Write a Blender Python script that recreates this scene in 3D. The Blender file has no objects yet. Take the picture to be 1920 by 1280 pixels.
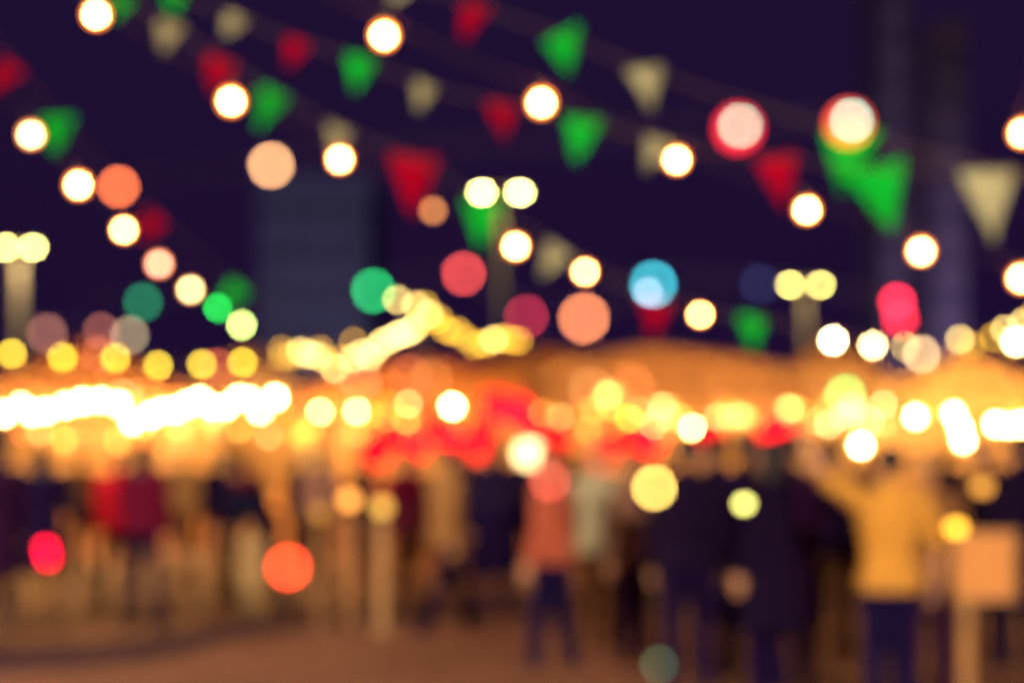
import bpy, bmesh, math, random
from mathutils import Vector, Matrix
R = math.radians
rnd = random.Random(7)

# ------------------------------------------------------------------ camera
sc = bpy.context.scene
C = sc.collection
F = 2667.0            # 50 mm lens in pixels of the 1920 wide photograph
EYE = 1.55
HOR = 865.0
FOC, COC = 0.9, 29.0   # focus distance, radius in pixels of a far point
cd = bpy.data.cameras.new("camera")
cd.lens = 50.0; cd.sensor_width = 36.0
cd.shift_y = (HOR - 640.0) / 1920.0
cd.clip_start = 0.02; cd.clip_end = 2000
cd.dof.use_dof = True
cd.dof.focus_distance = FOC                      # focused close, the whole market melts into discs
cd.dof.aperture_fstop = 0.05 / (2 * COC * FOC / F)
cam = bpy.data.objects.new("camera", cd); C.objects.link(cam)
cam.location = (0, 0, EYE); cam.rotation_euler = (R(90), 0, 0)
sc.camera = cam
# ------------------------------------------------------------------ world (night)
SUN_EL, SUN_ROT = R(-3), R(200)
w = bpy.data.worlds.new("World"); sc.world = w; w.use_nodes = True
nt = w.node_tree; nt.nodes.clear()
out = nt.nodes.new("ShaderNodeOutputWorld")
bg1 = nt.nodes.new("ShaderNodeBackground"); sky = nt.nodes.new("ShaderNodeTexSky")
sky.sky_type = 'NISHITA'; sky.sun_disc = False; sky.sun_elevation = SUN_EL; sky.sun_rotation = SUN_ROT
bg1.inputs[1].default_value = 0.02
bg2 = nt.nodes.new("ShaderNodeBackground"); bg2.inputs[0].default_value = (0.0112, 0.0038, 0.029, 1); bg2.inputs[1].default_value = 1.0
add = nt.nodes.new("ShaderNodeAddShader")
nt.links.new(sky.outputs[0], bg1.inputs[0]); nt.links.new(bg1.outputs[0], add.inputs[0])
nt.links.new(bg2.outputs[0], add.inputs[1]); nt.links.new(add.outputs[0], out.inputs[0])
# ------------------------------------------------------------------ render set-up
sc.view_settings.view_transform = 'Standard'; sc.view_settings.look = 'None'
sc.view_settings.exposure = 0.0; sc.view_settings.gamma = 1.0
sc.cycles.use_adaptive_sampling = False
sc.cycles.use_denoising = True
sc.cycles.denoiser = 'OPENIMAGEDENOISE'
sc.cycles.denoising_input_passes = 'RGB'
sc.cycles.max_bounces = 4; sc.cycles.diffuse_bounces = 2
sc.cycles.sample_clamp_indirect = 1.5
sc.cycles.use_light_tree = True

# ------------------------------------------------------------------ helpers
def P(x, y, d):
    """point seen at pixel x, y of the photograph, d metres away"""
    return Vector(((x - 960.0) / F * d, d, EYE + (HOR - y) / F * d))

MATS = {}
def mat(name, col, rough=0.7, emit=None, strength=0.0, translucent=0.0, noise=0.0, nscale=8.0, sample=True, metallic=0.0):
    if name in MATS: return MATS[name]
    m = bpy.data.materials.new(name); m.use_nodes = True
    t = m.node_tree; t.nodes.clear()
    o = t.nodes.new("ShaderNodeOutputMaterial")
    if emit:
        e = t.nodes.new("ShaderNodeEmission"); e.inputs[0].default_value = (*emit, 1); e.inputs[1].default_value = strength
        t.links.new(e.outputs[0], o.inputs[0])
        if not sample: m.cycles.emission_sampling = 'NONE'
    else:
        b = t.nodes.new("ShaderNodeBsdfPrincipled")
        b.inputs['Base Color'].default_value = (*col, 1); b.inputs['Roughness'].default_value = rough
        b.inputs['Metallic'].default_value = metallic
        if rough >= .8: b.inputs['Specular IOR Level'].default_value = .08
        src = None
        if noise:
            tc = t.nodes.new("ShaderNodeTexCoord"); n = t.nodes.new("ShaderNodeTexNoise")
            n.inputs['Scale'].default_value = nscale; n.inputs['Detail'].default_value = 6
            r = t.nodes.new("ShaderNodeValToRGB")
            lo = [max(0, c * (1 - noise)) for c in col]; hi = [min(1, c * (1 + noise)) for c in col]
            r.color_ramp.elements[0].position = .3; r.color_ramp.elements[1].position = .7
            r.color_ramp.elements[0].color = (*lo, 1); r.color_ramp.elements[1].color = (*hi, 1)
            t.links.new(tc.outputs['Object'], n.inputs['Vector']); t.links.new(n.outputs['Fac'], r.inputs[0])
            t.links.new(r.outputs[0], b.inputs['Base Color']); src = r
        if translucent:
            tr = t.nodes.new("ShaderNodeBsdfTranslucent"); tr.inputs[0].default_value = (*col, 1)
            mx = t.nodes.new("ShaderNodeMixShader"); mx.inputs[0].default_value = translucent
            if src: t.links.new(src.outputs[0], tr.inputs[0])
            t.links.new(b.outputs[0], mx.inputs[1]); t.links.new(tr.outputs[0], mx.inputs[2])
            t.links.new(mx.outputs[0], o.inputs[0])
        else:
            t.links.new(b.outputs[0], o.inputs[0])
    MATS[name] = m
    return m

def link(name, bm, m, parent=None, smooth=False):
    me = bpy.data.meshes.new(name); bm.to_mesh(me); bm.free()
    if m: me.materials.append(m)
    if smooth: me.polygons.foreach_set("use_smooth", [True] * len(me.polygons))
    o = bpy.data.objects.new(name, me); C.objects.link(o)
    if parent: o.parent = parent
    return o
def share(name, me, parent=None, loc=(0, 0, 0), rot=None, scale=None):
    o = bpy.data.objects.new(name, me); C.objects.link(o)
    if parent: o.parent = parent
    o.location = loc
    if rot: o.rotation_euler = rot
    if scale: o.scale = scale
    return o
def empty(name, loc, rz=0.0):
    o = bpy.data.objects.new(name, None); C.objects.link(o); o.location = loc; o.rotation_euler = (0, 0, rz)
    o.empty_display_size = .2
    return o
def tag(o, label, cat, group=None):
    o['label'] = label; o['category'] = cat
    if group: o['group'] = group
    return o
def struct(o, kind='structure'):
    o['kind'] = kind; return o

def box(bm, c, s, rot=None, taper=1.0):
    v = []
    for z in (-.5, .5):
        k = taper if z > 0 else 1.0
        for x, y in ((-.5, -.5), (.5, -.5), (.5, .5), (-.5, .5)):
            p = Vector((x * s[0] * k, y * s[1] * k, z * s[2]))
            if rot: p = rot @ p
            v.append(bm.verts.new(p + Vector(c)))
    for f in ((3, 2, 1, 0), (4, 5, 6, 7), (0, 1, 5, 4), (1, 2, 6, 5), (2, 3, 7, 6), (3, 0, 4, 7)):
        bm.faces.new([v[i] for i in f])
def frame_of(d):
    d = d.normalized(); a = Vector((0, 0, 1)) if abs(d.z) < .9 else Vector((1, 0, 0))
    u = d.cross(a).normalized(); return u, d.cross(u).normalized()
def tube(bm, pts, rad, seg=8):
    """a tube through the points, rad one number or one per point"""
    pts = [Vector(p) for p in pts]
    if not hasattr(rad, '__len__'): rad = [rad] * len(pts)
    rings = []
    for i, p in enumerate(pts):
        d = (pts[min(i + 1, len(pts) - 1)] - pts[max(i - 1, 0)])
        u, v = frame_of(d)
        rings.append([bm.verts.new(p + (u * math.cos(2 * math.pi * k / seg) + v * math.sin(2 * math.pi * k / seg)) * rad[i]) for k in range(seg)])
    for a, b in zip(rings, rings[1:]):
        for k in range(seg): bm.faces.new((a[k], a[(k + 1) % seg], b[(k + 1) % seg], b[k]))
    bm.faces.new(rings[0][::-1]); bm.faces.new(rings[-1])
def ball(bm, c, r, sub=2, m=None):
    if not hasattr(r, '__len__'): r = (r, r, r)
    M = Matrix.Translation(Vector(c)) @ (m.to_4x4() if m else Matrix.Identity(4)) @ Matrix.Diagonal((*r, 1))
    bmesh.ops.create_icosphere(bm, subdivisions=sub, radius=1.0, matrix=M)
def limb(bm, a, b, ra, rb, seg=12):
    a, b = Vector(a), Vector(b)
    tube(bm, [a, b], [ra, rb], seg); ball(bm, a, ra); ball(bm, b, rb)
def loft(bm, rings, seg=20):
    """rings: (centre, half width, half depth, optional rotation matrix)"""
    R_ = []
    for c, a, b, *m in rings:
        M = m[0] if m else Matrix.Identity(3)
        R_.append([bm.verts.new(Vector(c) + M @ Vector((a * math.cos(2 * math.pi * k / seg), b * math.sin(2 * math.pi * k / seg), 0))) for k in range(seg)])
    for p, q in zip(R_, R_[1:]):
        for k in range(seg): bm.faces.new((p[k], p[(k + 1) % seg], q[(k + 1) % seg], q[k]))
    bm.faces.new(R_[0][::-1]); bm.faces.new(R_[-1])
def lathe(bm, prof, seg=20, c=(0, 0, 0)):
    loft(bm, [(Vector(c) + Vector((0, 0, z)), r, r) for r, z in prof], seg)

# ------------------------------------------------------------------ materials
GROUND = bpy.data.materials.new("paving"); GROUND.use_nodes = True
def paving(m, c1, c2, mortar, scale, rough=.75):
    t = m.node_tree; b = t.nodes["Principled BSDF"]
    tc = t.nodes.new("ShaderNodeTexCoord"); br = t.nodes.new("ShaderNodeTexBrick"); n = t.nodes.new("ShaderNodeTexNoise")
    br.inputs['Color1'].default_value = (*c1, 1); br.inputs['Color2'].default_value = (*c2, 1); br.inputs['Mortar'].default_value = (*mortar, 1)
    br.inputs['Scale'].default_value = scale; br.inputs['Mortar Size'].default_value = .012
    n.inputs['Scale'].default_value = .8; n.inputs['Detail'].default_value = 8
    mx = t.nodes.new("ShaderNodeMixRGB"); mx.blend_type = 'MULTIPLY'; mx.inputs[0].default_value = .7
    rp = t.nodes.new("ShaderNodeValToRGB"); rp.color_ramp.elements[0].position = .3; rp.color_ramp.elements[0].color = (.45, .42, .4, 1); rp.color_ramp.elements[1].position = .7
    t.links.new(tc.outputs['Object'], br.inputs['Vector']); t.links.new(tc.outputs['Object'], n.inputs['Vector'])
    t.links.new(n.outputs['Fac'], rp.inputs[0]); t.links.new(br.outputs['Color'], mx.inputs[1]); t.links.new(rp.outputs[0], mx.inputs[2])
    t.links.new(mx.outputs[0], b.inputs['Base Color']); b.inputs['Roughness'].default_value = rough
paving(GROUND, (.27, .12, .058), (.19, .08, .05), (.11, .05, .045), 1.6)
PAVE = bpy.data.materials.new("pavement slabs"); PAVE.use_nodes = True
paving(PAVE, (.24, .095, .055), (.20, .08, .05), (.13, .08, .06), .9)
WARM = (1.0, .31, .070)
SODIUM = (1.0, .72, .45)
M_BULB = mat("warm bulb glass", None, emit=WARM, strength=340)
M_ROW = mat("bright stall bulb", None, emit=(1.0, .42, .11), strength=330)
M_YEL = mat("yellow bulb", None, emit=(1.0, .66, .04), strength=26)
M_YEL2 = mat("yellow garland bulb", None, emit=(1.0, .50, .03), strength=14)
M_WHT2 = mat("cream garland bulb", None, emit=(1.0, .68, .2), strength=27)
M_DIM = mat("dim amber bulb", None, emit=(1.0, .42, .1), strength=10)
M_SOCK = mat("black socket plastic", (.02, .02, .022), .5)
M_CORD = mat("brown rubber cable", (.16, .09, .06), .7)
M_METAL = mat("grey painted steel", (.42, .36, .24), .5)
M_DARKM = mat("dark steel", (.05, .045, .06), .5)
M_WOOD = mat("stained wood", (.50, .27, .11), .7, noise=.35, nscale=5)
M_WOOD2 = mat("pale timber", (.52, .33, .15), .7, noise=.25, nscale=6)
SKIN = mat("skin", (.62, .34, .22), .6)
def cloth(name, c): return mat(name, tuple(v * .62 for v in c), .9, noise=.15, nscale=14)

# ------------------------------------------------------------------ ground
bm = bmesh.new()
vs = [bm.verts.new(p) for p in ((-400, -40, 0), (400, -40, 0), (400, 600, 0), (-400, 600, 0))]; bm.faces.new(vs)
struct(link("ground", bm, GROUND))
# raised pavement at the front with its dark kerb, running slightly away to the right
def strip(name, pts, z0, z1, m):
    bm = bmesh.new()
    lo = [bm.verts.new((x, y, z0)) for x, y in pts]; hi = [bm.verts.new((x, y, z1)) for x, y in pts]
    n = len(pts)
    bm.faces.new(hi)
    for i in range(n): bm.faces.new((lo[i], lo[(i + 1) % n], hi[(i + 1) % n], hi[i]))
    bmesh.ops.recalc_face_normals(bm, faces=bm.faces)
    return struct(link(name, bm, m))
def gy(x, y): d = EYE * F / (y - HOR); return ((x - 960) / F * d, d)
up_ = [gy(-900, 1225), gy(0, 1212), gy(200, 1206), gy(450, 1165), gy(620, 1140), gy(960, 1112), gy(2800, 1050)]
lo_ = [gy(-900, 1300), gy(0, 1292), gy(280, 1272), gy(450, 1222), gy(620, 1196), gy(960, 1172), gy(2800, 1120)]
strip("road", up_ + lo_[::-1], .004, .008, mat("dark asphalt", (.06, .032, .05), .85, noise=.35, nscale=3))
kb = [(x, y - .16) for x, y in lo_]
strip("kerb", lo_ + kb[::-1], .004, .12, mat("dark kerb stone", (.13, .065, .05), .85, noise=.2, nscale=4))
strip("pavement", kb + [(kb[-1][0], 1.5), (kb[0][0], 1.5)], 0.004, .117, PAVE)

# ------------------------------------------------------------------ street lamps
def bulb_mesh(name, r, m, sub=2):
    bm = bmesh.new(); ball(bm, (0, 0, 0), r, sub)
    me = bpy.data.meshes.new(name); bm.to_mesh(me); bm.free(); me.materials.append(m)
    me.polygons.foreach_set("use_smooth", [True] * len(me.polygons)); return me
def point_light(name, loc, power, col, parent=None, size=.1, spot=None):
    l = bpy.data.lights.new(name, 'SPOT' if spot else 'POINT'); l.energy = power; l.color = col; l.shadow_soft_size = size
    if spot: l.spot_size = spot; l.spot_blend = .6
    o = bpy.data.objects.new(name, l); C.objects.link(o); o.location = loc
    if parent: o.parent = parent
    return o
def street_lamp(base, h, sep, label, strength, power, rz=0.0, pw=1.0):
    t = tag(empty("street_lamp", base, rz), label, "street lamp", "twin headed street lamps over the square")
    bm = bmesh.new(); tube(bm, [(0, 0, 0), (0, 0, .5), (0, 0, .55), (0, 0, h)], [.22 * pw, .22 * pw, .15 * pw, .09 * pw], 14); link("pole", bm, M_METAL, t, True)
    bm = bmesh.new(); tube(bm, [(-sep / 2 + .1, 0, h - .05), (-sep / 4, 0, h + .05), (0, 0, h + .08), (sep / 4, 0, h + .05), (sep / 2 - .1, 0, h - .05)], .055, 8); link("cross_arm", bm, M_METAL, t, True)
    m = mat("street lamp glass %s" % strength, None, emit=(1.0, .80, .20), strength=strength)
    for s in (-1, 1):
        bm = bmesh.new(); loft(bm, [((s * sep / 2, 0, h + .02), .19, .16), ((s * sep / 2, 0, h + .10), .18, .15), ((s * sep / 2, 0, h + .17), .12, .1)], 16)
        hd = link("lamp_head", bm, M_METAL, t, True)
        bm = bmesh.new(); ball(bm, (s * sep / 2, 0, h - .02), (.15, .12, .06), 3); link("lamp_glass", bm, m, hd, True)
        if power: point_light("lamp_light", (s * sep / 2, -.6, h - .7), power, SODIUM, t, .3)
    return t
def lamp_at(px, py, d, sep, label, strength, power, rz=0, pw=1.0):
    p = P(px, py, d); street_lamp((p.x, d, 0), p.z, sep, label, strength, power, rz, pw)
lamp_at(939, 360, 49, 1.3, "tall twin street lamp above the middle of the market", 130, 22, pw=.8)
lamp_at(36, 463, 62, 1.2, "twin street lamp at the left edge of the photo with pale post", 110, 110, pw=1.7)
lamp_at(1510, 533, 62, 1.3, "lower twin street lamp on the right above the market roofs", 65, 40, pw=1.2)
# two unseen lamps added outside the frame to light flags, crowd and ground
street_lamp((-7.5, 9.0, 0), 6.5, 1.3, "unseen twin lamp added on the left to light crowd and ground", 40, 1500)
street_lamp((3.2, -2.5, 0), 5.0, 1.3, "unseen shorter twin lamp added behind the camera to light the flags", 40, 3300)

# ------------------------------------------------------------------ festoon light strings
def sag_curve(pts, sag=.0, n=5):
    out = []
    for a, b in zip(pts, pts[1:]):
        for k in range(n):
            t = k / n; out.append(a.lerp(b, t) - Vector((0, 0, sag * 4 * t * (1 - t))))
    out.append(pts[-1]); return out
BM_FEST = bulb_mesh("festoon_bulb", .03, M_BULB)
def halo_glow(name, col, strength):
    """clear shell whose emission paints a halo round the bright core"""
    m = bpy.data.materials.new(name); m.use_nodes = True; t = m.node_tree; t.nodes.clear(); m.cycles.emission_sampling = 'NONE'
    o = t.nodes.new("ShaderNodeOutputMaterial"); a = t.nodes.new("ShaderNodeBsdfTransparent"); e = t.nodes.new("ShaderNodeEmission")
    e.inputs[0].default_value = (*col, 1); e.inputs[1].default_value = strength
    ad = t.nodes.new("ShaderNodeAddShader"); t.links.new(a.outputs[0], ad.inputs[0]); t.links.new(e.outputs[0], ad.inputs[1]); t.links.new(ad.outputs[0], o.inputs[0]); return m
ME_GLOBE = bulb_mesh("halo_globe", .062, halo_glow("amber halo glow", (1, .22, .012), 4.2), 3)
ME_GLOBE_Y = bulb_mesh("halo_globe", .10, halo_glow("yellow halo glow", (1, .5, .03), 2.6), 3)
def make_mesh(fn, m):
    bm = bmesh.new(); fn(bm); me = bpy.data.meshes.new("part"); bm.to_mesh(me); bm.free(); me.materials.append(m); return me
ME_SOCK = make_mesh(lambda b: lathe(b, [(.014, .062), (.022, .065), (.022, .11), (.012, .125)], 10), M_SOCK)
def light_string(name, label, bulbs, me, sock=ME_SOCK, cord_r=.003, cord_up=.125, extra=(), sag=.04, cat="light string", group=None, cordm=None, scale=1.0):
    pts = [b[0] if isinstance(b, tuple) else b for b in bulbs]
    t = tag(empty(name, pts[0]), label, cat, group); o0 = pts[0]
    up = Vector((0, 0, cord_up * scale))
    path = ([Vector(extra[0])] if extra and extra[0] is not None else []) + [p + up for p in pts] + ([Vector(extra[1])] if len(extra) > 1 and extra[1] is not None else [])
    bm = bmesh.new(); tube(bm, [q - o0 for q in sag_curve(path, sag)], cord_r, 6); link("cable", bm, cordm or M_CORD, t, True)
    for b, p in zip(bulbs, pts):
        m = b[1] if isinstance(b, tuple) and b[1] else me
        ob = share("bulb", m, t, p - o0, scale=(scale,) * 3)
        if isinstance(b, tuple) and len(b) > 2: ob['label'] = b[2]
        if sock: share("socket", sock, ob)
        if m == BM_FEST or 'mint' in ob.get('label', '') or 'pink' in ob.get('label', ''): share("halo_globe", ME_GLOBE, ob); ob.scale = (rnd.uniform(.85, 1.1),) * 3
        elif m.name.startswith("row_bulb"): share("halo_globe", ME_GLOBE_Y, ob); ob.scale = (rnd.uniform(.75, 1.1),) * 3
    return t
def along(px, D): return [P(x, y, d) for (x, y), d in zip(px, D)]
A = along([(-60, 140), (58, 253), (147, 347), (232, 431), (298, 495), (357, 543), (408, 577), (453, 609)], [10.1, 11.4, 12.7, 14, 15.3, 16.6, 17.9, 19.1])
DIMB = bulb_mesh("festoon_bulb", .035, mat("worn warm bulb", None, emit=(1, .34, .09), strength=9))
GRB = bulb_mesh("festoon_bulb", .035, mat("green tinted bulb", None, emit=(.02, .9, .10), strength=24)); GRB2 = bulb_mesh("festoon_bulb", .045, mat("yellow green tinted bulb", None, emit=(.75, 1, .22), strength=34))  # coloured bulbs of this string: tint from pennants in front put into emission
A = [(p, None) for p in A]; A[4] = (A[4][0], bulb_mesh("festoon_bulb", .036, mat("pink tinted bulb", None, emit=(1, .50, .36), strength=22)), "pink tinted bulb")
A[1] = (A[1][0], bulb_mesh("festoon_bulb", .034, mat("mint tinted bulb", None, emit=(.85, 1, .42), strength=36)), "mint tinged bulb"); A[5] = (A[5][0], A[1][1], "mint tinged bulb")
A[6] = (A[6][0], GRB, "green tinged bulb"); A[7] = (A[7][0], GRB2, "yellow green tinged bulb")
light_string("festoon_light_string", "string of warm white bulbs sloping down on the left beside red and green pennants", A, BM_FEST, extra=((-4.0, 8.5, 5.2), P(500, 640, 20.3)), cat="light string", group="festoon light strings over the square")
B = along([(180, 28), (433, 190), (637, 299), (812, 395), (967, 462), (1097, 510), (1215, 548), (1313, 590)], [9.5, 10.5, 11.6, 12.7, 13.7, 14.8, 15.9, 17])
Bb = [(p, None) for p in B]; Bb[3] = (B[3], DIMB, "dim orange bulb"); Bb[6] = (B[6], bulb_mesh("festoon_bulb", .045, mat("lilac bulb", None, emit=(.62, .56, .8), strength=9)), "pale lilac bulb")
light_string("festoon_light_string", "long string of warm white bulbs crossing the sky from top left to the centre", Bb, BM_FEST, extra=((-3.6, 8.6, 4.9), P(1420, 625, 18.2)), group="festoon light strings over the square")
Cc = along([(720, 67), (1015, 193), (1269, 300), (1513, 394), (1727, 471), (1915, 522)], [9.7, 10.4, 11, 11.6, 12.3, 12.9])
light_string("festoon_light_string", "string of warm white bulbs sloping from top centre to the right edge", Cc, BM_FEST, extra=((-2.0, 9.0, 5.0), (5.8, 13.6, 3.1)), group="festoon light strings over the square")
D_ = [P(1700, 150, 10.5), P(1918, 250, 11.0), P(2110, 330, 11.6)]
light_string("festoon_light_string", "short visible end of a bulb string at the right edge, above the long one", [D_[1], D_[2]], BM_FEST, extra=(P(1960, 30, 9.0), P(2350, 420, 12.4)), group="festoon light strings over the square")

# ------------------------------------------------------------------ bunting
def flagcloth(n, c): return mat(n, c, .8, translucent=.35, noise=.08, nscale=20)
FC = {'r': (flagcloth("red pennant cloth", (.56, .001, .06)), "red pennant"), 'g': (flagcloth("green pennant cloth", (.008, .80, .10)), "green pennant"),
      'w': (flagcloth("cream pennant cloth", (.60, .66, .50)), "cream pennant")}
def pennant(c, wd, ht):
    bm = bmesh.new(); n = 8; rows = []
    ph = rnd.uniform(0, 6.28); sk = rnd.uniform(-.25, .25) * wd
    for j in range(n + 1):
        v = j / n; r = []
        for i in range(n + 1):
            u = i / n - .5
            r.append(bm.verts.new((u * wd * (1 - v * .97) + sk * v, .018 * math.sin(ph + 9 * u + 4 * v) * (v + .2), -v * ht)))
        rows.append(r)
    for j in range(n):
        for i in range(n): bm.faces.new((rows[j][i], rows[j][i + 1], rows[j + 1][i + 1], rows[j + 1][i]))
    bm2 = bm
    geom = bmesh.ops.solidify(bm2, geom=bm2.faces[:], thickness=.0015)
    return bm2
def bunting(label, flags, wd=.175, ht=.20, ext=None):
    """flags: (px, py of the flag's middle, d, colour, size, turn)"""
    pts = [P(x, y, d) + Vector((0, 0, ht * .42 * s)) for x, y, d, c, s, tr in flags]
    t = tag(empty("bunting", pts[0]), label, "bunting", "strings of triangular bunting")
    a = pts[0] + (pts[0] - pts[1]) * 2; b = pts[-1] + (pts[-1] - pts[-2]) * 2
    if ext: a, b = (ext[0] or a), (ext[1] or b)
    bm = bmesh.new(); tube(bm, [q - pts[0] for q in sag_curve([a] + pts + [b], .015)], .0028, 6); link("cord", bm, M_CORD, t, True)
    for i, (p, (x, y, d, c, s, tr)) in enumerate(zip(pts, flags)):
        if c == '-': continue
        m, lb = FC[c]
        o = link("pennant", pennant(c, wd * s, ht * s), m, t, True); o['label'] = lb
        o.location = p - pts[0]; o.rotation_euler = (R(rnd.uniform(-12, 12)), R(tr), R(rnd.uniform(-18, 18)))
    return t
def fl(px, D0, D1, cols, sizes=None, turns=None):
    n = len(px); o = []
    for i, (x, y) in enumerate(px):
        d = D0 + (D1 - D0) * i / (n - 1); o.append((x, y, d, cols[i], sizes[i] if sizes else 1, turns[i] if turns else rnd.uniform(-10, 25)))
    return o
bunting("bunting of red and green pennants along the left bulb string", fl([(25, 150), (108, 250), (205, 345), (295, 430), (375, 500), (452, 560)], 8.4, 10.6, "rg-r-g", [1.1, 1.15, 1, 1.1, 1, 1.1], [35, -5, 20, 40, 30, 40]))
bunting("bunting line running from top left down across the middle past the street lamp", fl([(235, 14), (320, 68), (415, 140), (515, 203), (637, 262), (775, 340), (908, 412), (1050, 492), (1230, 592), (1410, 620)], 8.4, 6.6, "gwrgwrgwrg", [.8, .9, 1.1, 1.15, .8, 1.6, 1.25, .85, 1, .8], [20, 10, 15, 25, 20, 5, 0, 30, 10, 10]))
bunting("upper bunting line descending to the big cream pennant at the right", fl([(325, 5), (445, 50), (560, 100), (677, 135), (798, 180), (940, 222), (1095, 258), (1240, 292), (1455, 335), (1640, 366), (1850, 375)], 8.2, 6.0, "gwrgwrgwrgw", [.85, .75, .85, .95, .75, .95, 1.1, .85, 1.2, 1.5, 1.5], [0, 20, 15, 10, 25, 8, 5, 20, -12, -12, -4]))
bunting("short bunting line at the top centre with cream, red and green pennants", fl([(755, -12), (895, 38), (1052, 98), (1207, 162), (1400, 225), (1598, 296), (1790, 330)], 7.2, 6.2, "wrgw-g-", [.8, .95, 1.1, 1.05, 1, 1.5, 1], [20, 10, -25, -10, 0, 0, 0]))

# ------------------------------------------------------------------ market stalls
def stall(cx, d, w_, eave_y, peak_y, roof, label, dep=3.2, lampP=90, back=None, wallc=(.62, .42, .2), counter='wood', glow=(1, .52, .17), ex=1.15):
    c = P(cx, HOR, d); ze = P(0, eave_y, d).z; zp = P(0, peak_y, d).z
    t = tag(empty("market_stall", (c.x, d, 0)), label, "market stall", "canopied stalls of the night market")
    h = w_ / 2
    # canopy: four concave slopes with a thickness
    bm = bmesh.new(); n = 8; y0, y1 = 0, dep; mid = dep / 2
    grid = []
    for j in range(n + 1):
        row = []
        for i in range(n + 1):
            u = i / n * 2 - 1; v = j / n * 2 - 1; e = max(abs(u), abs(v))
            z = ze + (zp - ze) * (1 - e) ** ex
            row.append(bm.verts.new((u * (h + .12), mid + v * (mid + .12), z + .02 * math.sin(7 * u + 5 * v))))
        grid.append(row)
    for j in range(n):
        for i in range(n): bm.faces.new((grid[j][i], grid[j][i + 1], grid[j + 1][i + 1], grid[j + 1][i]))
    bmesh.ops.solidify(bm, geom=bm.faces[:], thickness=.012)
    cm = mat("canopy cloth %s" % (roof,), roof, .8, translucent=.7, noise=.15, nscale=1.5)
    cn = link("canopy", bm, cm, t, True)
    # scalloped valance hanging from the eaves
    bm = bmesh.new(); ns = int(w_ / .3) * 4
    for yy, x0, x1 in ((-.125, -h - .12, h + .12),):
        prev = None
        for k in range(ns + 1):
            x = x0 + (x1 - x0) * k / ns; drop = .22 + .07 * abs(math.sin(math.pi * k / 4))
            a = bm.verts.new((x, yy, ze - .005)); b = bm.verts.new((x, yy - .01, ze - drop))
            if prev: bm.faces.new((prev[0], a, b, prev[1]))
            prev = (a, b)
    bmesh.ops.solidify(bm, geom=bm.faces[:], thickness=.006)
    link("valance", bm, cm, cn)
    for sx in (-1, 1):
        for yy in (.03, dep - .03):
            bm = bmesh.new(); tube(bm, [(sx * (h - .03), yy, 0), (sx * (h - .03), yy, ze - .01)], .035, 8); link("post", bm, M_METAL, t, True)
    bm = bmesh.new(); box(bm, (0, dep - .1, ze / 2), (w_ - .16, .03, ze - .1)); 
    for k in range(-3, 4): box(bm, (k * w_ / 7.5, dep - .127, ze / 2), (.05, .02, ze - .12))
    link("back_wall", bm, mat("stall wall %s" % (wallc,), wallc, .8, noise=.2, nscale=2), t)
    bm = bmesh.new(); box(bm, (0, .55, .93), (w_ - .35, .75, .05)); link("counter_top", bm, M_WOOD2, t)
    bm = bmesh.new(); box(bm, (0, .27, .45), (w_ - .45, .04, .9))
    for k in range(-4, 5): box(bm, (k * w_ / 10, .243, .45), (.06, .02, .86))
    link("counter_front", bm, M_WOOD, t)
    bm = bmesh.new(); 
    for zz in (1.35, 1.75): box(bm, (0, dep - .32, zz), (w_ - .5, .3, .03))
    link("shelf", bm, M_WOOD2, t)
    if back: pass
    # work lamps hanging under the canopy
    for sx in (-.5, .5):
        l = tag(empty("pendant_lamp", (c.x + sx * h, d + 1.1, ze - .15)), "enamel pendant lamp under the canopy, %s of the %s" % ("left half" if sx < 0 else "right half", label.split(" stall")[0] + " stall"), "pendant lamp", "lamps hanging in the stalls")
        bm = bmesh.new(); tube(bm, [(0, 0, .15 + .2), (0, 0, 0)], .008, 6); link("flex", bm, M_SOCK, l)
        bm = bmesh.new(); lathe(bm, [(.03, .02), (.06, 0), (.09, -.07), (.095, -.08), (.085, -.07), (.04, -.01)], 16); link("lamp_shade", bm, mat("dark enamel", (.12, .06, .04), .4), l, True)
        ob = share("bulb", bulb_mesh("stall bulb", .05, M_YEL2), l, (0, 0, -.1))
        point_light("lamp_light", (0, 0, -.2), lampP * 1.8, glow, l, .08)
    # goods on the counter and shelves
    goods(t.location, w_, dep, label)
    return t
GM = [mat("goods %d" % i, c, .6, noise=.2) for i, c in enumerate(((.7, .35, .1), (.65, .1, .06), (.75, .62, .3), (.35, .42, .12), (.7, .55, .42), (.3, .12, .06)))]
def mesh_jar(m):
    return make_mesh(lambda b: lathe(b, [(.055, 0), (.07, .01), (.072, .15), (.05, .18), (.052, .19), (.052, .215), (.0, .216)][:6], 14), m)
def mesh_crate(m):
    def f(b):
        for sy in (-1, 1):
            for k in range(3): box(b, (0, sy * .15, .04 + k * .07), (.44, .012, .055))
        for sx in (-1, 1):
            for k in range(3): box(b, (sx * .214, 0, .04 + k * .07), (.012, .28, .055))
            for sy in (-1, 1): box(b, (sx * .2, sy * .136, .11), (.02, .02, .2))
        box(b, (0, 0, .012), (.42, .28, .012))
        for i in range(16): ball(b, ((i % 4 - 1.5) * .1, (i // 4 - 1.5) * .07, .2), .05, 1)
    return make_mesh(f, m)
def mesh_basket(m):
    return make_mesh(lambda b: lathe(b, [(.1, 0), (.14, .06), (.16, .12), (.165, .13), (.12, .15), (.06, .19)], 14), m)
KIND = [("jar", mesh_jar, "jar"), ("produce_crate", mesh_crate, "crate"), ("basket", mesh_basket, "basket")]
KM = {}
WORDS = ["amber", "dark red", "straw coloured", "olive green", "beige", "brown"]
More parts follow.
